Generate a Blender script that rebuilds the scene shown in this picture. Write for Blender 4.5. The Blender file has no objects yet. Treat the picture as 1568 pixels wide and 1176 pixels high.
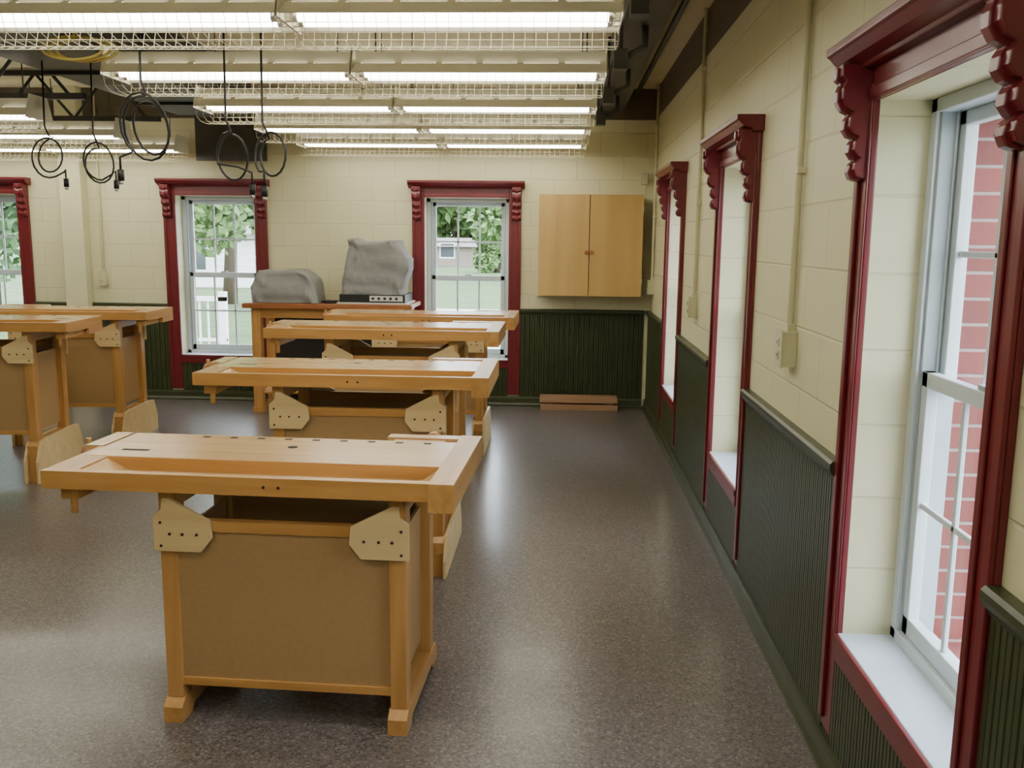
import bpy, bmesh, math, random
from mathutils import Vector, Matrix, noise
random.seed(7)
H=1.5; W=.813; D=8.183; CEIL=2.8; XL=-7.2; YB=-3.0
scene=bpy.context.scene
# ---------------------------------------------------------------- materials
MATS={}
def new_mat(name):
    m=bpy.data.materials.new(name); m.use_nodes=True
    nt=m.node_tree; b=nt.nodes['Principled BSDF']; MATS[name]=m
    return m,nt,b
def N(nt,t,**k):
    n=nt.nodes.new(t)
    for a,v in k.items():
        if a in n.inputs: n.inputs[a].default_value=v
        else: setattr(n,a,v)
    return n
def plain(name,col,rough=.5,metal=0,var=.08,scale=8,bump=0,emit=0,ecol=None,coat=0,dist=.01):
    m,nt,b=new_mat(name)
    b.inputs['Roughness'].default_value=rough; b.inputs['Metallic'].default_value=metal
    if coat: b.inputs['Coat Weight'].default_value=coat
    tc=N(nt,'ShaderNodeTexCoord'); no=N(nt,'ShaderNodeTexNoise'); no.inputs['Scale'].default_value=scale; no.inputs['Detail'].default_value=4
    nt.links.new(tc.outputs['Object'],no.inputs['Vector'])
    cr=N(nt,'ShaderNodeValToRGB')
    cr.color_ramp.elements[0].position=.3; cr.color_ramp.elements[1].position=.7
    cr.color_ramp.elements[0].color=tuple(c*(1-var) for c in col)+(1,)
    cr.color_ramp.elements[1].color=tuple(min(1,c*(1+var)) for c in col)+(1,)
    nt.links.new(no.outputs['Fac'],cr.inputs['Fac']); nt.links.new(cr.outputs['Color'],b.inputs['Base Color'])
    if bump:
        bp=N(nt,'ShaderNodeBump'); bp.inputs['Strength'].default_value=bump; bp.inputs['Distance'].default_value=dist
        nt.links.new(no.outputs['Fac'],bp.inputs['Height']); nt.links.new(bp.outputs['Normal'],b.inputs['Normal'])
    if emit:
        b.inputs['Emission Color'].default_value=(ecol or col)+(1,); b.inputs['Emission Strength'].default_value=emit
    return m
def wood(name,c1,c2,rough=.35,axis='x',coat=.25,sc=1.0):
    m,nt,b=new_mat(name)
    tc=N(nt,'ShaderNodeTexCoord'); mp=N(nt,'ShaderNodeMapping')
    s={'x':(1.2,16,16),'y':(16,1.2,16),'z':(16,16,1.2)}[axis]
    mp.inputs['Scale'].default_value=tuple(v*sc for v in s)
    nt.links.new(tc.outputs['Object'],mp.inputs['Vector'])
    no=N(nt,'ShaderNodeTexNoise'); no.inputs['Scale'].default_value=1.6; no.inputs['Detail'].default_value=6; no.inputs['Distortion'].default_value=.6
    nt.links.new(mp.outputs['Vector'],no.inputs['Vector'])
    cr=N(nt,'ShaderNodeValToRGB'); cr.color_ramp.elements[0].position=.32; cr.color_ramp.elements[1].position=.68
    cr.color_ramp.elements[0].color=c1+(1,); cr.color_ramp.elements[1].color=c2+(1,)
    nt.links.new(no.outputs['Fac'],cr.inputs['Fac']); nt.links.new(cr.outputs['Color'],b.inputs['Base Color'])
    b.inputs['Roughness'].default_value=rough; b.inputs['Coat Weight'].default_value=coat; b.inputs['Coat Roughness'].default_value=.2
    return m
def block(name,col,mort,bw,rh,ms,bumpd,rough=.6,col2=None,upper_shade=None):
    m,nt,b=new_mat(name)
    g=N(nt,'ShaderNodeNewGeometry'); sp=N(nt,'ShaderNodeSeparateXYZ'); ad=N(nt,'ShaderNodeMath',operation='ADD'); cb=N(nt,'ShaderNodeCombineXYZ')
    nt.links.new(g.outputs['Position'],sp.inputs[0]); nt.links.new(sp.outputs[0],ad.inputs[0]); nt.links.new(sp.outputs[1],ad.inputs[1])
    nt.links.new(ad.outputs[0],cb.inputs[0]); nt.links.new(sp.outputs[2],cb.inputs[1])
    br=N(nt,'ShaderNodeTexBrick'); br.inputs['Scale'].default_value=1
    br.inputs['Brick Width'].default_value=bw; br.inputs['Row Height'].default_value=rh
    br.inputs['Mortar Size'].default_value=ms; br.inputs['Mortar Smooth'].default_value=.6
    br.inputs['Color1'].default_value=col+(1,); br.inputs['Color2'].default_value=(col2 or col)+(1,); br.inputs['Mortar'].default_value=mort+(1,)
    nt.links.new(cb.outputs[0],br.inputs['Vector'])
    if upper_shade:   # shade above the fixtures, put into the wall colour as a dark step
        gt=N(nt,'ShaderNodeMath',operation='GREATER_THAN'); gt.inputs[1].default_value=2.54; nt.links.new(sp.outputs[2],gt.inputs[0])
        mx=N(nt,'ShaderNodeMix',data_type='RGBA'); nt.links.new(gt.outputs[0],mx.inputs[0]); nt.links.new(br.outputs['Color'],mx.inputs[6]); mx.inputs[7].default_value=upper_shade+(1,)
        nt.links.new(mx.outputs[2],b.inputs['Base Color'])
    else: nt.links.new(br.outputs['Color'],b.inputs['Base Color'])
    no=N(nt,'ShaderNodeTexNoise'); no.inputs['Scale'].default_value=60; no.inputs['Detail'].default_value=3
    nt.links.new(g.outputs['Position'],no.inputs['Vector'])
    mu=N(nt,'ShaderNodeMath',operation='MULTIPLY_ADD'); nt.links.new(no.outputs['Fac'],mu.inputs[0]); mu.inputs[1].default_value=.25
    iv=N(nt,'ShaderNodeMath',operation='SUBTRACT'); iv.inputs[0].default_value=1; nt.links.new(br.outputs['Fac'],iv.inputs[1]); nt.links.new(iv.outputs[0],mu.inputs[2])
    bp=N(nt,'ShaderNodeBump'); bp.inputs['Strength'].default_value=.5; bp.inputs['Distance'].default_value=bumpd
    nt.links.new(mu.outputs[0],bp.inputs['Height']); nt.links.new(bp.outputs['Normal'],b.inputs['Normal'])
    b.inputs['Roughness'].default_value=rough
    return m
block('painted_block',(.66,.63,.41),(.60,.57,.37),.406,.203,.005,.005,.5,upper_shade=(.13,.105,.07))
block('red_brick',(.20,.045,.038),(.26,.20,.19),.2,.068,.006,.006,.8,(.15,.035,.03))
plain('cream_paint',(.66,.63,.41),.45,var=.04)
plain('red_trim',(.150,.014,.020),.30,var=.1,scale=12,bump=.05)
plain('green_paint',(.038,.047,.018),.38,var=.12,scale=10)
plain('sill_paint',(.56,.64,.76),.35,var=.05)
plain('vinyl',(.56,.63,.68),.35,var=.03)
plain('vinyl_grey',(.36,.42,.45),.4,var=.04)
plain('ceiling_paint',(.70,.64,.44),.8,var=.06,scale=3)
plain('black_duct',(.026,.025,.023),.5,var=.2,bump=.1)
plain('steel_dark',(.07,.066,.06),.5,metal=.2,var=.2)
plain('cable',(.012,.012,.012),.45)
plain('cable_yellow',(.55,.42,.10),.45)
plain('fixture_white',(.80,.77,.64),.4,var=.03)
plain('wire_cream',(.50,.46,.32),.4,var=.03)
plain('tube_glow',(1,.98,.9),.4,emit=15,ecol=(1,.965,.84))
plain('metal',(.6,.6,.58),.3,metal=1)
plain('black_hole',(.015,.01,.006),.8)
plain('outlet_cream',(.56,.54,.35),.35,var=.03)
plain('fabric_grey',(.25,.25,.245),.8,var=.06,scale=5,bump=.55,dist=.06)
plain('machine_white',(.7,.7,.66),.3)
plain('machine_black',(.02,.02,.02),.35)
plain('grass',(.06,.11,.03),.9,var=.3,scale=1.5)
plain('concrete_out',(.50,.49,.46),.9,var=.1,scale=1)
plain('siding_white',(.80,.80,.80),.7,var=.03)
plain('siding_tan',(.24,.19,.16),.7)
plain('roof_grey',(.18,.17,.17),.8,var=.15)
plain('leaf',(.12,.21,.065),.7,var=.5,scale=.6)
plain('leaf_dark',(.07,.145,.055),.7,var=.5,scale=.6)
plain('bark',(.08,.06,.04),.9)
plain('deck_grey',(.26,.25,.24),.85,var=.1)
plain('window_dark',(.05,.06,.07),.1)
wood('bench_top',(.52,.295,.11),(.65,.405,.175),.24,'x',.5)
wood('bench_wood',(.42,.205,.052),(.55,.29,.088),.35,'x',.3)
wood('bench_wood_v',(.40,.195,.052),(.53,.28,.088),.35,'z',.3)
wood('bench_wood_y',(.40,.195,.052),(.53,.28,.088),.35,'y',.3)
wood('tray_ply',(.48,.27,.10),(.57,.35,.14),.4,'x',.2)
wood('plywood',(.60,.43,.20),(.70,.52,.26),.45,'x',.15,.6)
wood('cab_ply',(.53,.33,.105),(.61,.40,.145),.35,'z',.3,.35)
wood('table_wood',(.28,.09,.03),(.38,.15,.05),.35,'x',.3)
wood('lumber',(.36,.20,.11),(.46,.28,.16),.6,'x',0)
plain('mdf',(.36,.22,.09),.42,var=.05,scale=60,coat=.2)
m,nt,b=new_mat('glass'); nt.nodes.remove(b)
tr=N(nt,'ShaderNodeBsdfTransparent'); gl=N(nt,'ShaderNodeBsdfGlossy'); gl.inputs['Roughness'].default_value=.02
mx=N(nt,'ShaderNodeMixShader'); mx.inputs[0].default_value=.04
nt.links.new(tr.outputs[0],mx.inputs[1]); nt.links.new(gl.outputs[0],mx.inputs[2]); nt.links.new(mx.outputs[0],nt.nodes['Material Output'].inputs['Surface'])
# floor : fine uniform speckled epoxy / terrazzo
m,nt,b=new_mat('floor_terrazzo')
g=N(nt,'ShaderNodeNewGeometry')
vo=N(nt,'ShaderNodeTexVoronoi'); vo.inputs['Scale'].default_value=140; nt.links.new(g.outputs['Position'],vo.inputs['Vector'])
sx=N(nt,'ShaderNodeSeparateColor'); nt.links.new(vo.outputs['Color'],sx.inputs[0])
cr=N(nt,'ShaderNodeValToRGB'); cr.color_ramp.interpolation='CONSTANT'
els=cr.color_ramp.elements
els[0].position=0; els[0].color=(.084,.071,.066,1)
els[1].position=.22; els[1].color=(.122,.103,.095,1)
for p,c in ((.55,(.150,.129,.120,1)),(.85,(.21,.19,.18,1)),(.95,(.060,.053,.05,1))):
    e=els.new(p); e.color=c
nt.links.new(sx.outputs[0],cr.inputs['Fac'])
nt.links.new(cr.outputs['Color'],b.inputs['Base Color'])
b.inputs['Roughness'].default_value=.30
b.inputs['Coat Weight'].default_value=.18; b.inputs['Coat Roughness'].default_value=.14
n2=N(nt,'ShaderNodeTexNoise'); n2.inputs['Scale'].default_value=30; nt.links.new(g.outputs['Position'],n2.inputs['Vector'])
bp=N(nt,'ShaderNodeBump'); bp.inputs['Strength'].default_value=.10; bp.inputs['Distance'].default_value=.004; nt.links.new(n2.outputs['Fac'],bp.inputs['Height']); nt.links.new(bp.outputs['Normal'],b.inputs['Normal'])

# ---------------------------------------------------------------- mesh builder
class B:
    def __init__(s,T=None): s.bm=bmesh.new(); s.m=[]; s.T=T
    def mi(s,n):
        if n not in s.m: s.m.append(n)
        return s.m.index(n)
    def v(s,p):
        if s.T: p=s.T(*p)
        return s.bm.verts.new(p)
    def f(s,vs,mat,smooth=False):
        try: f=s.bm.faces.new(vs)
        except ValueError: return
        f.material_index=s.mi(mat); f.smooth=smooth
    def box(s,x0,x1,y0,y1,z0,z1,mat):
        p=[s.v((x,y,z)) for x in (x0,x1) for y in (y0,y1) for z in (z0,z1)]
        for q in ((0,1,3,2),(4,6,7,5),(0,4,5,1),(2,3,7,6),(0,2,6,4),(1,5,7,3)): s.f([p[i] for i in q],mat)
    def prism(s,a,b,mat,smooth=False):
        va=[s.v(p) for p in a]; vb=[s.v(p) for p in b]; n=len(a)
        s.f(va,mat); s.f(vb[::-1],mat)
        for i in range(n): s.f([va[i],va[(i+1)%n],vb[(i+1)%n],vb[i]],mat,smooth)
    def px(s,prof,x0,x1,mat): s.prism([(x0,y,z) for y,z in prof],[(x1,y,z) for y,z in prof],mat)
    def py(s,prof,y0,y1,mat): s.prism([(x,y0,z) for x,z in prof],[(x,y1,z) for x,z in prof],mat)
    def tube(s,pts,r,mat,n=8,cap=True,closed=False):
        pts=[Vector(p) for p in pts]; rings=[]; up=None; k=len(pts)
        for i,p in enumerate(pts):
            if closed: t=pts[(i+1)%k]-pts[i-1]
            else: t=pts[min(i+1,k-1)]-pts[max(i-1,0)]
            t.normalize()
            if up is None: up=t.orthogonal().normalized()
            else: up=(up-t*up.dot(t)).normalized()
            w=t.cross(up); rr=r[i] if isinstance(r,(list,tuple)) else r
            rings.append([s.v(tuple(p+(up*math.cos(a)+w*math.sin(a))*rr)) for a in [2*math.pi*j/n for j in range(n)]])
        for i in range(k if closed else k-1):
            A=rings[i];C=rings[(i+1)%k]
            for j in range(n): s.f([A[j],A[(j+1)%n],C[(j+1)%n],C[j]],mat,True)
        if cap and not closed: s.f(rings[0][::-1],mat); s.f(rings[-1],mat)
    def finish(s,name,loc=(0,0,0),rot=0,bevel=0,seg=2):
        bmesh.ops.recalc_face_normals(s.bm,faces=s.bm.faces[:])
        me=bpy.data.meshes.new(name); s.bm.to_mesh(me); s.bm.free()
        for n in s.m: me.materials.append(MATS[n])
        o=bpy.data.objects.new(name,me); bpy.context.collection.objects.link(o); o.location=loc; o.rotation_euler=(0,0,rot)
        if bevel:
            md=o.modifiers.new('bevel','BEVEL'); md.width=bevel; md.segments=seg; md.limit_method='ANGLE'; md.angle_limit=math.radians(50)
        return o
def inst(o,name,loc,rot=0):
    c=bpy.data.objects.new(name,o.data); bpy.context.collection.objects.link(c); c.location=loc; c.rotation_euler=(0,0,rot); return c

# ---------------------------------------------------------------- room shell
b=B(); b.box(XL,W,YB,D,-.1,0,'floor_terrazzo'); b.finish('floor')
b=B(); b.box(XL,W+.0,YB,D,CEIL,CEIL+.1,'ceiling_paint')
b.finish('ceiling')
SZ,TZ=.42,1.865
def wall(name,T,u0,u1,cents):
    b=B(T)
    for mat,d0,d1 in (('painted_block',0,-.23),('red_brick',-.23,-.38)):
        last=u0
        for c,w in sorted(cents):
            b.box(last,c-w/2,d1,d0,0,CEIL,mat)
            b.box(c-w/2,c+w/2,d1,d0,0,SZ-.03,mat); b.box(c-w/2,c+w/2,d1,d0,TZ,CEIL,mat)
            last=c+w/2
        b.box(last,u1,d1,d0,0,CEIL,mat)
    return b.finish(name)
TB=lambda u,d,z:(u,D-d,z)
TR=lambda u,d,z:(W-d,u,z)
BW=[(-.835,.755),(-3.115,.73),(-5.33,.755)]
RW=[(2.078,.75),(4.30,.75),(6.52,.75)]
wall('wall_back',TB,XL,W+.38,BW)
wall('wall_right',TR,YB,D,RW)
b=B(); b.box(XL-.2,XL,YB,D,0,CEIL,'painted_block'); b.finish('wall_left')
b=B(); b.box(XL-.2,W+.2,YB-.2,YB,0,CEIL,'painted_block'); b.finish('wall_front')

def window(idx,T,c,w,cw):
    hw=w/2
    b=B(T); o=hw+cw; R='red_trim'
    for s in (-1,1):
        u0,u1=sorted((c+s*hw,c+s*o)); 
        b.box(u0,u1,0,.016,.10,TZ+.08,R)
        ui0,ui1=sorted((c+s*hw,c+s*(hw+.024))); b.box(ui0,ui1,.016,.022,SZ,TZ+.04,R)
        uo0,uo1=sorted((c+s*(o-.028),c+s*o)); b.box(uo0,uo1,.016,.026,.13,TZ+.0,R)
        prof=[(0,1.955),(.098,1.955),(.098,1.925),(.085,1.915),(.093,1.895),(.093,1.87),(.080,1.848),(.060,1.838),(.070,1.822),(.072,1.80),(.060,1.782),(.044,1.776),(.054,1.762),(.056,1.742),(.044,1.725),(.036,1.722),(.050,1.708),(.054,1.692),(.046,1.674),(.030,1.668),(0,1.668)]
        k0,k1=sorted((c+s*(o-.080),c+s*(o-.004)))
        b.prism([(k0,d,z) for d,z in prof],[(k1,d,z) for d,z in prof],R)
        k0,k1=sorted((c+s*(o-.058),c+s*(o-.026)))
        b.prism([(k0,d+.008,z-.006) for d,z in prof],[(k1,d+.008,z-.006) for d,z in prof],R)
    b.box(c-hw,c+hw,0,.020,TZ,1.955,R)
    b.box(c-hw,c+hw,.020,.030,TZ,TZ+.03,R)
    cp=[(0,1.945),(.045,1.945),(.05,1.955),(.085,1.965),(.104,1.985),(.112,1.99),(.112,2.01),(0,2.01)]
    b.prism([(c-o-.03,d,z) for d,z in cp],[(c+o+.03,d,z) for d,z in cp],R)
    b.box(c-hw,c+hw,0,.022,SZ-.075,SZ-.02,R)
    b.box(c-hw+.001,c+hw-.001,-.135,.014,SZ-.025,SZ,'sill_paint')
    b.box(c-hw+.001,c+hw-.001,.014,.026,SZ-.03,SZ-.001,R)
    b.finish('trim_%d'%idx,bevel=.003)
    b=B(T); V='vinyl'; G='vinyl_grey'
    d0,d1=-.23,-.13; fr=.035
    for s in (-1,1):
        a0,a1=sorted((c+s*hw,c+s*(hw-fr))); b.box(a0,a1,d0,d1,SZ,TZ,V)
        a0,a1=sorted((c+s*(hw-fr),c+s*(hw-fr-.010))); b.box(a0,a1,d0,d1-.01,SZ,TZ,G)
        a0,a1=sorted((c+s*(hw-fr),c+s*(hw-fr-.016))); b.box(a0,a1,-.182,-.176,SZ,TZ,V)
    b.box(c-hw,c+hw,d0,d1,TZ-.035,TZ,V); b.box(c-hw,c+hw,d0,d1,SZ-.02,SZ+.03,V)
    mid=(SZ+TZ)/2
    iw=hw-fr-.01
    def sash(z0,z1,da,db,rb,rt,st=.034):
        b.box(c-iw,c-iw+st,da,db,z0,z1,V); b.box(c+iw-st,c+iw,da,db,z0,z1,V)
        b.box(c-iw,c+iw,da,db,z0,z0+rb,V); b.box(c-iw,c+iw,da,db,z1-rt,z1,V)
        x0,x1=c-iw+st,c+iw-st; za,zb=z0+rb,z1-rt; dm=(da+db)/2
        for k in (1,2): 
            x=x0+(x1-x0)*k/3; b.box(x-.008,x+.008,dm-.006,dm+.006,za,zb,V)
        zz=(za+zb)/2; b.box(x0,x1,dm-.006,dm+.006,zz-.008,zz+.008,V)
        b.box(x0,x1,dm-.002,dm+.002,za,zb,'glass')
    sash(mid-.02,TZ-.035,-.218,-.186,.035,.035)
    sash(SZ+.03,mid+.03,-.174,-.144,.05,.04)
    b.box(c-.03,c+.03,-.174,-.150,mid+.03,mid+.042,'vinyl_grey')
    b.finish('window_%d'%idx,bevel=.002,seg=1)
i=1
for c,w in BW: window(i,TB,c,w,.11); i+=1
for c,w in RW: window(i,TR,c,w,.09); i+=1
def wains(idx,side,T,u0,u1,cents,cw):
    b=B(T); last=u0; segs=[]
    for c,w in sorted(cents):
        o=w/2+cw; segs.append((last,c-o,.855)); segs.append((c-w/2,c+w/2,SZ-.03)); last=c+o
    segs.append((last,u1,.855))
    for a,e,top in segs:
        n=max(1,int(round((e-a)/.045))); p=(e-a)/n; pts=[]
        for k in range(n):
            x=a+k*p; pts+= [(x,.006),(x+.004,.016),(x+p*.5-.003,.016),(x+p*.5,.012),(x+p*.5+.003,.016),(x+p-.004,.016)]
        pts.append((e,.006))
        lo=[b.v((x,d,.05)) for x,d in pts]; hi=[b.v((x,d,top)) for x,d in pts]
        for k in range(len(pts)-1): b.f([lo[k],lo[k+1],hi[k+1],hi[k]],'green_paint')
        b.box(a,e,0.001,.005,.05,top,'green_paint')
        if top>.8:
            cp=[(0.001,.835),(.020,.835),(.024,.845),(.034,.855),(.038,.868),(.038,.882),(.03,.89),(0.001,.89)]
            b.prism([(a,d,z) for d,z in cp],[(e,d,z) for d,z in cp],'green_paint')
    b.finish('trim_%d'%idx)
    b=B(T); cp=[(0.001,0),(.04,0),(.04,.012),(.03,.03),(.028,.07),(.024,.085),(0.001,.085)]
    b.prism([(u0,d,z) for d,z in cp],[(u1,d,z) for d,z in cp],'green_paint'); b.finish('baseboard_'+side)
wains(7,'back',TB,XL,W-.05,BW,.11); wains(8,'right',TR,YB,D-.001,RW,.09)
b=B(); b.box(-4.49,-4.29,D-.12,D,0,CEIL,'cream_paint'); b.finish('wall_pilaster',bevel=.006)

# ---------------------------------------------------------------- workbench
def bench(name,h,loc,rot=0,mirror=False,L=1.28,vise=True,lx=0):
    if mirror: T=lambda x,y,z:(L-x,y,z)
    else: T=None
    b=B(T); t=h; lift=h-.805
    top='bench_top'; wd='bench_wood'; wv='bench_wood_v'; wy='bench_wood_y'
    b.box(.0,L-.075,0,.032,t-.055,t,wd)
    b.box(.10,L-.075,.032,.205,t-.055,t-.042,'tray_ply')
    b.box(.02,L-.075,.205,.545,t-.05,t,top)
    b.box(.10,L-.075,.200,.212,t-.075,t-.0005,wd)
    b.box(.02,L-.075,.50,.548,t-.10,t-.001,top)
    b.prism([(.10,.032,t-.042),(.17,.032,t-.042),(.10,.032,t-.006)],[(.10,.205,t-.042),(.17,.205,t-.042),(.10,.205,t-.006)],'tray_ply')
    b.prism([(L-.075,.032,t-.042),(L-.13,.032,t-.042),(L-.075,.032,t-.006)],[(L-.075,.205,t-.042),(L-.13,.205,t-.042),(L-.075,.205,t-.006)],'tray_ply')
    b.box(.0,.10,.032,.33,t-.062,t-.001,wy)
    b.box(L-.075,L,-.004,.66,t-.085,t+.0005,'bench_wood_y')
    b.box(L-.33,L-.075,.60,.655,t-.10,t,top)
    b.box(L-.30,L-.12,.56,.585,t-.085,t-.004,wd)
    b.tube([(L-.2,.64,t-.05),(L-.2,.80,t-.05)],.014,'metal'); b.tube([(L-.2,.78,t-.05),(L-.2,.82,t-.05)],.03,wd,14)
    b.tube([(L-.2,.80,t-.15),(L-.2,.80,t-.02)],.009,wd)
    if vise:
        b.box(-.055,.008,.34,.548,t-.10,t,top)
        b.box(.008,.02,.36,.53,t-.09,t-.05,'black_hole')
        b.box(.008,.019,.34,.548,t-.012,t-.004,'black_hole')
        b.tube([(-.09,.44,t-.055),(.02,.44,t-.055)],.014,'metal')
        b.tube([(-.12,.44,t-.055),(-.112,.44,t-.055),(-.085,.44,t-.055),(-.055,.44,t-.055)],[.022,.034,.038,.028],'table_wood',16)
        b.tube([(-.10,.44,t-.13),(-.10,.44,t-.0)],.009,wd,8)
    else:
        b.box(.0,.02,.33,.548,t-.10,t-.001,wy)
    b.box(.03,.085,.05,.34,t-.10,t-.06,wd)
    b.tube([(.065,.06,t-.06),(.065,.06,t-.145)],.011,wd,10)
    b.box(.10,.19,.285,.305,t-.0005,t+.0006,'black_hole')
    for k in range(9):
        x=.28+k*.098; b.box(x,x+.026,.505,.524,t-.001,t+.0008,'black_hole')
    b.tube([(.64,.40,t-.001),(.64,.40,t+.0009)],.017,'black_hole',16)
    b.box(.60,.72,.06,.10,t-.042,t-.03,'plywood')
    for x in (.685,.73): b.tube([(x,.001,t-.028),(x,-.0012,t-.028)],.005,'black_hole',8)
    z0=lift
    X1a,X1b,X2a,X2b=.335+lx,.385+lx,1.045+lx,1.095+lx
    for a,e in ((X1a,X1b),(X2a,X2b)):
        prof=[(.03,z0),(.10,z0),(.12,z0+.025),(.46,z0+.025),(.48,z0),(.56,z0),(.56,z0+.045),(.53,z0+.075),(.06,z0+.075),(.03,z0+.05)]
        b.px(prof,a-.005,e+.005,wy)
        b.box(a,e,.055,.12,z0+.075,t-.058,wv); b.box(a,e,.45,.515,z0+.075,t-.05,wv)
        b.box(a+.004,e-.004,.05,.52,t-.12,t-.062,wy)
        xs=e-.012 if a<.5 else a+.012
        b.box(xs-.006,xs+.006,.12,.45,z0+.12,z0+.60,'mdf')
        if lift>.05:
            for q in (a-.019,e+.005):
                pr=[(.0,0),(.66,0),(.66,lift*.75),(.60,z0+.075),(.50,z0+.085),(.12,z0+.085),(.06,z0+.075),(.0,lift*.75)]
                b.px(pr,q,q+.014,'plywood')
            b.box(a,e,.03,.12,0,z0,wv); b.box(a,e,.46,.56,0,z0,wv)
    for (ya,yb) in ((.066,.078),(.492,.504)):
        b.box(X1b,X2a,ya,yb,z0+.13,z0+.64,'mdf')
    for ya in (.058,.485):
        b.box(X1b,X2a,ya,ya+.028,z0+.115,z0+.14,wd)
        b.box(X1b,X2a,ya,ya+.03,z0+.615,z0+.65,wd)
    b.box(X1b,X2a,.08,.49,z0+.12,z0+.132,'mdf')
    for s,x in ((1,X1a-.012),(-1,X2b+.012)):
        pr=[(x,z0+.555),(x,z0+.665),(x+s*.025,z0+.685),(x+s*.03,z0+.72),(x+s*.05,z0+.72),(x+s*.175,z0+.655),(x+s*.18,z0+.60),(x+s*.145,z0+.555)]
        for y in (.040,.516):
            b.py(pr,y,y+.014,'plywood')
        for dx,dz in ((.022,.645),(.022,.572),(.05,.61),(.09,.61),(.135,.61)):
            b.tube([(x+s*dx,.0405,z0+dz),(x+s*dx,.0375,z0+dz)],.0045,'black_hole',8)
    return b.finish(name,loc,rot,bevel=.004)
bench('workbench',.805,(-1.538,2.555,0),rot=math.radians(-2.2),L=1.248)
bench('workbench.001',.912,(-1.595,3.84,0),L=1.30)
bench('workbench.002',.995,(-1.66,5.0,0),L=1.33)
bench('workbench.003',.975,(-1.62,6.18,0),L=1.32)
def rb(name,h,NR,ang,L=1.3,lx=0):
    a=math.radians(ang); bench(name,h,(NR[0]-L*math.cos(a),NR[1]-L*math.sin(a),0),a,True,L,False,lx)
rb('workbench.004',.985,(-2.92,5.22),6,lx=-.10)
rb('workbench.005',.970,(-2.90,6.22),4,lx=-.12)

# ---------------------------------------------------------------- table at back wall
b=B(); x0,x1,y0,y1,t=-2.67,-1.24,7.56,8.10,.95
b.box(x0,x1,y0,y1,t-.035,t,'table_wood')
b.box(x0-.01,x1+.01,y0-.01,y0+.02,t-.045,t-.004,'table_wood')
for x in (x0+.05,x1-.13):
    for y in (y0+.04,y1-.12): b.box(x,x+.08,y,y+.08,0.03,t-.035,'bench_wood_v'); b.box(x-.01,x+.09,y-.01,y+.09,0,.05,'bench_wood_v')
b.box(x0+.08,x1-.08,y0+.06,y0+.085,t-.13,t-.035,'bench_wood')
b.box(x0+.08,x1-.08,y1-.1,y1-.07,t-.13,t-.035,'bench_wood')
b.box(x0+.13,x1-.13,y1-.10,y1-.08,.15,t-.13,'machine_black')
b.box(x0+.08,x1-.08,y0+.08,y1-.08,.16,.18,'bench_wood')
b.finish('side_table',bevel=.003)
# covered machines
def cover(name,cx,cy,z0,secs,seed,topz,base=None):
    b=B(); n=120; rings=[]
    def pt(sec,k,s=1,dz=0):
        h,xl,xr,yf,yb,amp=sec
        a=2*math.pi*(k+.5)/n; e=.2
        c_=math.copysign(abs(math.cos(a))**e,math.cos(a)); s_=math.copysign(abs(math.sin(a))**e,math.sin(a))
        mx_,hx=(xl+xr)/2,(xr-xl)/2; my,hy=(yb-yf)/2,(yb+yf)/2
        nz=noise.noise(Vector((c_*hx*9+seed,s_*hy*9,h*2.0)))+.5*noise.noise(Vector((c_*hx*20+seed,s_*hy*20,h*4.0)))
        g=noise.noise(Vector((c_*hx*5+h*6,s_*hy*5-h*5,seed)))
        k_=s+ (nz*amp+g*.018)/max(hx,.1)*s
        x=cx+mx_+c_*hx*k_; y=cy+my+s_*hy*k_
        ridge=(1-abs(noise.noise(Vector((x*6+h*9,y*5,h*7+seed)))))**6*.035
        y-= (ridge if s_<-.5 else 0)
        z=z0+h+dz+topz(x-cx,y-cy)*min(1,max(0,h/secs[-1][0]))+(.014*noise.noise(Vector((x*11,y*11,seed))) if h>.1 else 0)
        return (x,y,z)
    full=[]
    for i in range(len(secs)-1):
        for q in (0,.5): full.append(tuple(u*(1-q)+v*q for u,v in zip(secs[i],secs[i+1])))
    full.append(secs[-1])
    for sc in full: rings.append([b.v(pt(sc,k)) for k in range(n)])
    for s,dz in ((.93,.004),(.7,.002),(.4,-.004),(.15,-.006)): rings.append([b.v(pt(secs[-1],k,s,dz)) for k in range(n)])
    for i in range(len(rings)-1):
        for k in range(n): b.f([rings[i][k],rings[i][(k+1)%n],rings[i+1][(k+1)%n],rings[i+1][k]],'fabric_grey',True)
    b.f(rings[-1],'fabric_grey',True)
    if base: base(b)
    return b.finish(name)
def base2(b):
    b.box(-1.86,-1.30,7.62,8.02,.962,1.03,'machine_black'); b.box(-1.60,-1.32,7.61,7.625,.975,1.02,'machine_white')
    for k in range(5): b.tube([(-1.57+k*.05,7.612,.998),(-1.57+k*.05,7.60,.998)],.012,'machine_black',10)
    b.box(-1.88,-1.28,7.60,8.03,.951,.962,'machine_white')
secs=[(0,-.27,.235,.18,.18,.034),(.05,-.268,.23,.18,.18,.03),(.12,-.262,.245,.178,.178,.024),(.20,-.255,.285,.175,.175,.018),(.28,-.248,.295,.172,.17,.014),(.34,-.24,.25,.17,.165,.010),(.40,-.232,.205,.165,.16,.006),(.428,-.228,.20,.162,.155,.004),(.436,-.22,.19,.155,.15,.002)]
cover('covered_machine',-1.565,7.81,1.03,secs,3.1,lambda x,y:.03 if x<-.15 else .0+.02*max(0,x)/.2,base2)
secs=[(0,-.29,.27,.2,.2,.034),(.05,-.285,.268,.2,.2,.03),(.11,-.275,.26,.195,.19,.026),(.17,-.262,.25,.185,.18,.02),(.22,-.25,.235,.17,.17,.014),(.252,-.235,.20,.16,.15,.008),(.262,-.21,.17,.14,.12,.004)]
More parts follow.
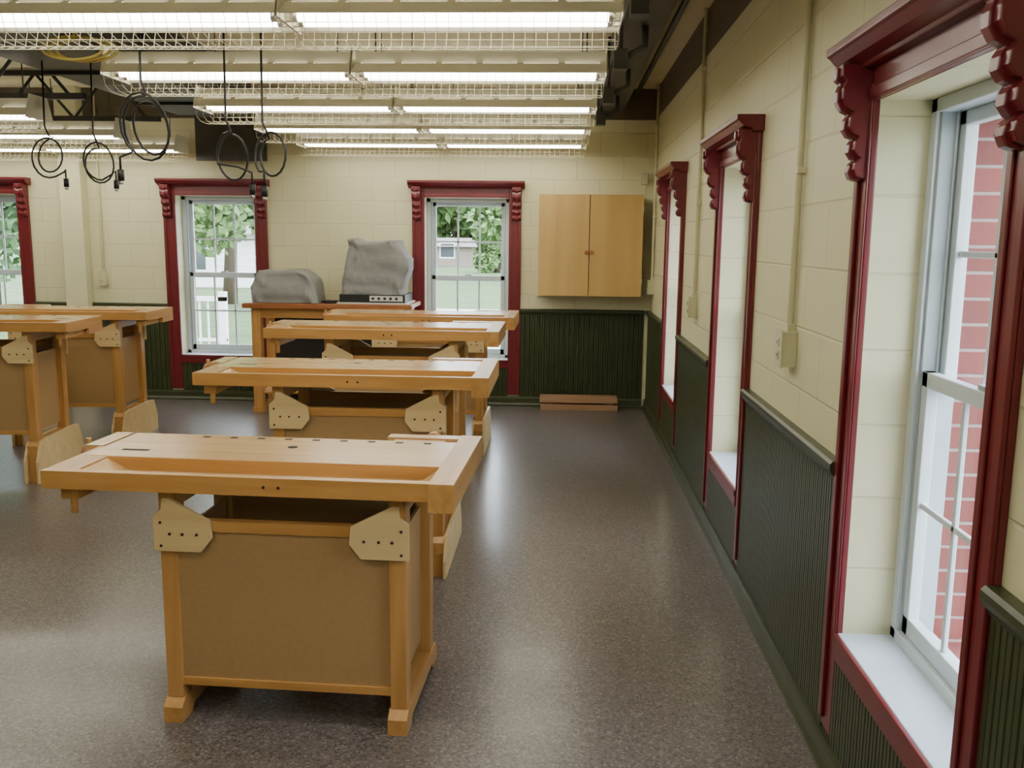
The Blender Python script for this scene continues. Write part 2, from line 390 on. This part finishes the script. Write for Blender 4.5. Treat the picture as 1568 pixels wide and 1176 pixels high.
cover('covered_machine.001',-2.33,7.80,.953,secs,8.4,lambda x,y:.018*math.sin(x*16+.5)-.07*x)
b=B(); b.tube([(-2.0,7.66,.957),(-1.95,7.62,.957),(-1.90,7.66,.957),(-1.91,7.75,.957),(-2.0,7.8,.96),(-2.04,7.72,.957),(-1.98,7.64,.965),(-1.90,7.72,.965)],.007,'cable'); b.finish('power_cord')

# ---------------------------------------------------------------- wall cabinet
b=B(); x0,x1,z0,z1=-.18,.70,1.03,1.885; yf=D-.30
b.box(x0,x1,yf+.02,D-.001,z0,z1,'cab_ply')
xm=(x0+x1)/2-.01
b.box(x0-.004,xm-.003,yf,yf+.019,z0-.004,z1+.004,'cab_ply'); b.box(xm+.003,x1+.004,yf,yf+.019,z0-.004,z1+.004,'cab_ply')
b.box(xm-.004,xm+.004,yf+.008,yf+.021,z0,z1,'black_hole')
for s in (-1,1): b.tube([(xm+s*.022,yf,1.40),(xm+s*.022,yf-.012,1.40),(xm+s*.022,yf-.022,1.40)],[.010,.018,.015],'table_wood',12)
b.box(x0-.02,x1+.02,D-.03,D-.001,z0-.03,z0-.004,'cream_paint')
for z in (z0+.12,z1-.12):
    for x in (x0-.008,x1+.001): b.tube([(x+.004,yf+.004,z-.03),(x+.004,yf+.004,z+.03)],.006,'metal',8)
b.finish('wall_cabinet',bevel=.002)
b=B(); b.box(-.15,.54,7.98,8.11,.0,.055,'lumber'); b.box(-.12,-.05,8.0,8.1,.055,.07,'lumber'); b.box(.44,.5,8.0,8.1,.055,.07,'lumber'); b.box(-.155,.535,7.97,8.10,.07,.125,'lumber')
b.finish('stacked_lumber',bevel=.003)

# ---------------------------------------------------------------- outlets and conduits
def outlet(name,T,u,z,big=1.0,top=CEIL):
    b=B(T); w=.035*big
    b.box(u-w,u+w,0.001,.05,z-.06,z+.06,'outlet_cream')
    b.box(u-w-.004,u+w+.004,.05,.054,z-.064,z+.064,'outlet_cream')
    for dz in (-.022,.022):
        b.box(u-.016,u+.016,.054,.058,z+dz-.014,z+dz+.014,'outlet_cream')
        for dx in (-.006,.006): b.box(u+dx-.0015,u+dx+.0015,.058,.0585,z+dz-.005,z+dz+.006,'black_hole')
    b.box(u-.02,u+.02,0.001,.03,z+.06,z+.085,'outlet_cream')
    b.tube([(u,.016,z+.07),(u,.016,top-.002)],.0115,'cream_paint',10)
    zz=z+.6
    while zz<top: b.box(u-.03,u+.016,0.001,.03,zz-.01,zz+.01,'cream_paint'); zz+=.75
    b.finish(name,bevel=.002,seg=1)
outlet('electrical_outlet',TR,3.16,1.14,1.3); outlet('electrical_outlet.001',TR,5.41,1.12); outlet('electrical_outlet.002',TR,7.9,1.11)
outlet('electrical_outlet.003',TB,-4.18,1.11)
b=B(TB); b.box(.70,.76,0.001,.04,1.99,2.09,'outlet_cream'); b.box(.705,.755,.04,.046,1.995,2.085,'outlet_cream'); b.finish('wall_sensor',bevel=.003)

# ---------------------------------------------------------------- fluorescent fixtures
def fixture_mesh(zc):
    b=B(); L=1.19; up=CEIL-zc-.001
    b.box(.0,L,-.045,.045,.045,.10,'fixture_white')
    for s in (-1,1):   # reflector wings, with uplight slots beside the channel
        a=[(0,s*.066,.036),(0,s*.15,-.012),(0,s*.152,-.008),(0,s*.068,.042)]
        b.prism(a,[(L,y,z) for x,y,z in a],'fixture_white')
        for k in range(7):
            x=.0+k*(L-.03)/6; a=[(x,s*.042,.046),(x,s*.070,.033),(x,s*.070,.040),(x,s*.042,.053)]
            b.prism(a,[(p+.03,y,z) for p,y,z in a],'fixture_white')
    for x in (0,L-.003):
        a=[(-.15,-.022),(.15,-.022),(.15,-.008),(.10,.12),(-.10,.12),(-.15,-.008)]
        b.px(a,x,x+.003,'fixture_white')
    for y in (-.04,.04):
        b.tube([(.03,y,0),(L-.03,y,0)],.018,'tube_glow',10)
        for x in (.016,L-.016): b.box(x-.012,x+.012,y-.012,y+.012,-.016,.05,'fixture_white')
        b.tube([(.022,y,0),(.045,y,0)],.0186,'metal',10); b.tube([(L-.045,y,0),(L-.022,y,0)],.0186,'metal',10)
    for x in (.09,L-.09): b.tube([(x,0,.10),(x,0,up)],.004,'steel_dark',6)
    r=.0012
    def w(p,q): b.tube([p,q],r,'wire_cream',4,False)
    prof=[(-.15,-.012),(-.13,-.07),(-.07,-.09),(0,-.093),(.07,-.09),(.13,-.07),(.15,-.012)]
    for y,z in prof: w((0.01,y,z),(L-.01,y,z))
    for s in (-1,1): w((.01,s*.14,-.041),(L-.01,s*.14,-.041))
    n=28
    for k in range(n+1):
        x=.012+(L-.024)*k/n
        b.tube([(x,y,z) for y,z in prof],r,'wire_cream',4,False)
    return b
cnt=0; masters={}
ys_right=[-1.1,0.02,1.14,2.26,3.38,4.50,5.60,6.68,7.72]  # rows nearer than the visible ones are unseen, added for light
def add_fix(loc):
    global cnt
    zc=loc[2]; nm='fluorescent_light' if cnt==0 else 'fluorescent_light.%03d'%cnt
    if zc not in masters: masters[zc]=fixture_mesh(zc).finish(nm,loc)
    else: inst(masters[zc],nm,loc)
    cnt+=1
for y in ys_right:
    add_fix((-.99,y,2.275)); add_fix((-2.185,y,2.275))
for y in (2.26,4.5,5.6,6.68,7.72):
    add_fix((-4.40,y,2.22)); add_fix((-5.595,y,2.22))
# ---------------------------------------------------------------- ceiling services
b=B()
b.box(-3.05,-2.45,2.2,7.3,2.45,2.76,'black_duct')
for y in (3.0,4.2,5.4,6.6): b.box(-3.07,-2.43,y,y+.04,2.43,2.78,'black_duct')
b.finish('air_duct',bevel=.004)
b=B(); b.box(-3.15,-2.62,7.93,8.17,2.17,2.60,'black_duct'); b.box(-3.17,-2.60,7.92,7.94,2.15,2.62,'steel_dark'); b.box(-3.05,-2.75,8.0,8.1,2.60,CEIL,'steel_dark')
b.finish('heater_unit',bevel=.005)
b=B()
for y in (2.0,3.95,6.15,7.3):
    for z in (2.42,CEIL-.03): b.box(XL,-3.2,y-.02,y+.02,z-.02,z+.02,'black_duct')
    x=XL; up=0
    while x<-3.5:
        b.tube([(x,y,2.42 if up else 2.77),(x+.3,y,2.77 if up else 2.42)],.012,'black_duct',6); x+=.3; up=1-up
b.finish('ceiling_joist')
b=B()
b.box(.30,.52,-2.5,8.1,2.60,2.78,'black_duct')
b.tube([(.62,-2.5,2.72),(.62,8.1,2.72)],.018,'black_duct',10)
for y in (3.8,4.95,6.15,7.25):
    b.box(.26,.33,y-.05,y+.05,2.38,2.48,'steel_dark'); b.tube([(.295,y,2.48),(.295,y,CEIL)],.012,'steel_dark',8)
    b.tube([(.33,y,2.45),(.42,y,2.50),(.42,y,2.62)],.018,'steel_dark',8)
b.finish('ceiling_pipes')
def cord(name,x,y,z,r,loops,zt,plug=(.05,-.05),seed=0,mat='cable'):
    random.seed(seed); b=B(); pts=[(x-.02,y,zt)]
    pts+=[(x-.03,y,z+r*1.9),(x-.01,y,z+r*1.3)]
    n=18
    for k in range(int(n*loops)+1):
        a=math.pi/2+2*math.pi*k/n
        rr=r*(1+.16*math.sin(a*.55+seed*2)); q=.016*k/n
        pts.append((x+rr*.82*math.cos(a)+.012*math.sin(a*.5+seed),y-q+.03*math.sin(a+seed),z+rr*1.15*math.sin(a)))
    ex,ez=x+plug[0],z+plug[1]
    pts.append(((pts[-1][0]+ex)/2+.02,y-.03,(pts[-1][2]+ez)/2+.03)); pts.append((ex,y-.03,ez+.05)); pts.append((ex,y-.03,ez))
    b.tube(pts,.005,mat,8); b.tube([(ex,y-.03,ez),(ex,y-.03,ez-.045)],.014,'cable',12)
    b.tube([(ex,y-.03,ez-.045),(ex,y-.03,ez-.06)],.010,'metal',10)
    b.finish(name)
cord('hanging_cord',-2.84,5.05,1.93,.088,1.6,2.445,(.09,-.12),1)
cord('hanging_cord.001',-2.54,5.0,1.89,.085,1.5,2.445,(.10,-.09),2)
cord('hanging_cord.002',-1.70,3.78,1.94,.10,2.4,CEIL-.01,(-.12,-.17),3)
cord('hanging_cord.003',-1.45,4.05,1.84,.092,1.3,CEIL-.01,(.09,-.11),4)
cord('hanging_cord.004',-1.27,4.0,1.85,.075,1.4,CEIL-.01,(-.02,-.13),5)
b=B()
for k in range(3):
    b.tube([(-2.02+.13*math.cos(a)+.02*k,3.80+.02*k,2.26+.045*math.sin(a)) for a in [2*math.pi*j/24 for j in range(24)]],.006,'cable_yellow',8,False,True)
b.tube([(-2.02,3.82,2.30),(-2.02,3.82,CEIL-.01)],.005,'cable_yellow',8)
b.finish('coiled_extension_cord')

# ---------------------------------------------------------------- outdoors
b=B(); b.box(-80,80,-30,140,-.42,-.35,'grass'); b.finish('ground_outside')
b=B(); b.box(-3.6,3.9,D+.42,24,-.35,-.33,'concrete_out'); b.box(W+.42,3.9,-10,D+.42,-.35,-.33,'concrete_out'); b.finish('paved_yard')
def house(name,x,y,w,d,h,rh,mat):
    b=B(); b.box(x,x+w,y,y+d,-.35,h,mat)
    b.prism([(x-.4,y-.4,h),(x-.4,y+d+.4,h),(x-.4,y+d/2,h+rh)],[(x+w+.4,y-.4,h),(x+w+.4,y+d+.4,h),(x+w+.4,y+d/2,h+rh)],'roof_grey')
    k=x+.5
    while k<x+w-1.0:
        b.box(k,k+.9,y-.03,y+.02,.3,1.2,'window_dark'); b.box(k-.08,k+.98,y-.02,y,.2,1.3,'siding_white'); k+=2.4
    for i in range(int((h+.3)/.25)): b.box(x-.01,x+w+.01,y-.012,y,-.3+i*.25,-.28+i*.25,mat)
    b.finish(name)
house('neighbour_house',-8.6,62,2.6,5,1.0,.6,'siding_tan'); house('neighbour_house.001',-14.4,33,3.6,6,1.6,.9,'siding_white')
house('neighbour_house.002',5,9,8,9,3.2,2,'siding_white')
b=B()
for i in range(16): b.box(-6.6,-4.6,10.0+i*.15,10.0+i*.15+.135,-.05,-.02,'deck_grey')
b.box(-6.6,-4.6,10.0,12.4,-.35,-.06,'deck_grey')
for i in range(17): b.box(-6.55+i*.12,-6.53+i*.12,12.33,12.36,0,.62,'siding_white')
b.box(-6.6,-4.6,12.3,12.39,.62,.68,'siding_white'); b.box(-6.6,-4.6,12.32,12.37,.06,.10,'siding_white')
for x in (-6.6,-5.3,-4.7): b.box(x,x+.1,12.3,12.4,-.35,.75,'siding_white')
b.finish('garden_deck')
def tree(name,loc,R,hh,mat,seed,s0=1.0,low=.28,nl=800):
    random.seed(seed); b=B()
    b.tube([(0,0,-.35),(.1,0,hh*.3),(0,.1,hh*.75)],[.22,.16,.08],'bark',8)
    cl=[(random.uniform(-.6,.6)*R,random.uniform(-.6,.6)*R,hh*random.uniform(low,.95),R*random.uniform(.35,.6)) for _ in range(14)]
    for c in cl:
        for _ in range(nl):
            v=Vector((random.gauss(0,1),random.gauss(0,1),random.gauss(0,1))).normalized()*c[3]*random.uniform(.5,1)
            p=Vector((c[0],c[1],c[2]))+v; s=random.uniform(.05,.11)*s0
            a=Vector((random.gauss(0,1),random.gauss(0,1),random.gauss(0,1))).normalized(); e=a.orthogonal().normalized()
            b.f([b.v(p+a*s),b.v(p+e*s*.6),b.v(p-a*s),b.v(p-e*s*.6)],mat)
    b.finish(name,loc)
tree('tree',(-7.3,15.5,0),1.7,5,'leaf',1,1.1,.3); tree('tree.001',(-9.2,25,0),2.4,5.5,'leaf',2,1.8); tree('tree.002',(-21,44,0),3.5,7,'leaf_dark',3,3)
tree('tree.003',(-1.6,42,0),2.6,6.5,'leaf',4,2.6); tree('tree.004',(-12.9,20,0),2.6,6,'leaf_dark',5,1.6); tree('tree.005',(-9,77,0),6,9,'leaf',6,6,.12); tree('tree.006',(6.5,56,0),4,8,'leaf',7,3)
tree('tree.007',(-1.5,78,0),6,9,'leaf_dark',8,6,.12); tree('tree.008',(-18,72,0),6,8,'leaf',9,6,.12); tree('tree.009',(-28,66,0),6,9,'leaf',10,6,.12)
tree('tree.010',(-3.6,52,0),1.6,3.2,'leaf',11,2.2,.1)

# ---------------------------------------------------------------- world, camera
w=bpy.data.worlds.new('World'); scene.world=w; w.use_nodes=True; nt=w.node_tree
bg=nt.nodes['Background']; bg.inputs['Strength'].default_value=13.0
tc=N(nt,'ShaderNodeTexCoord'); no=N(nt,'ShaderNodeTexNoise'); no.inputs['Scale'].default_value=2
cr=N(nt,'ShaderNodeValToRGB'); cr.color_ramp.elements[0].color=(.76,.88,1,1); cr.color_ramp.elements[1].color=(.88,.94,1,1)
nt.links.new(tc.outputs['Generated'],no.inputs['Vector']); nt.links.new(no.outputs['Fac'],cr.inputs['Fac']); nt.links.new(cr.outputs['Color'],bg.inputs['Color'])

yaw,pit,rol=.0507,.1576,.011
fh=Vector((-math.sin(yaw),math.cos(yaw),0)); r=Vector((math.cos(yaw),math.sin(yaw),0)); z=Vector((0,0,1))
fw=math.cos(pit)*fh-math.sin(pit)*z; up=math.sin(pit)*fh+math.cos(pit)*z
r2=math.cos(rol)*r+math.sin(rol)*up; u2=-math.sin(rol)*r+math.cos(rol)*up
cam=bpy.data.cameras.new('camera'); cam.sensor_width=36; cam.lens=36*1388.1/1568; cam.clip_start=.02; cam.clip_end=300
co=bpy.data.objects.new('camera',cam); bpy.context.collection.objects.link(co)
M=Matrix(((r2.x,u2.x,-fw.x,0),(r2.y,u2.y,-fw.y,0),(r2.z,u2.z,-fw.z,H),(0,0,0,1))); co.matrix_world=M
scene.camera=co
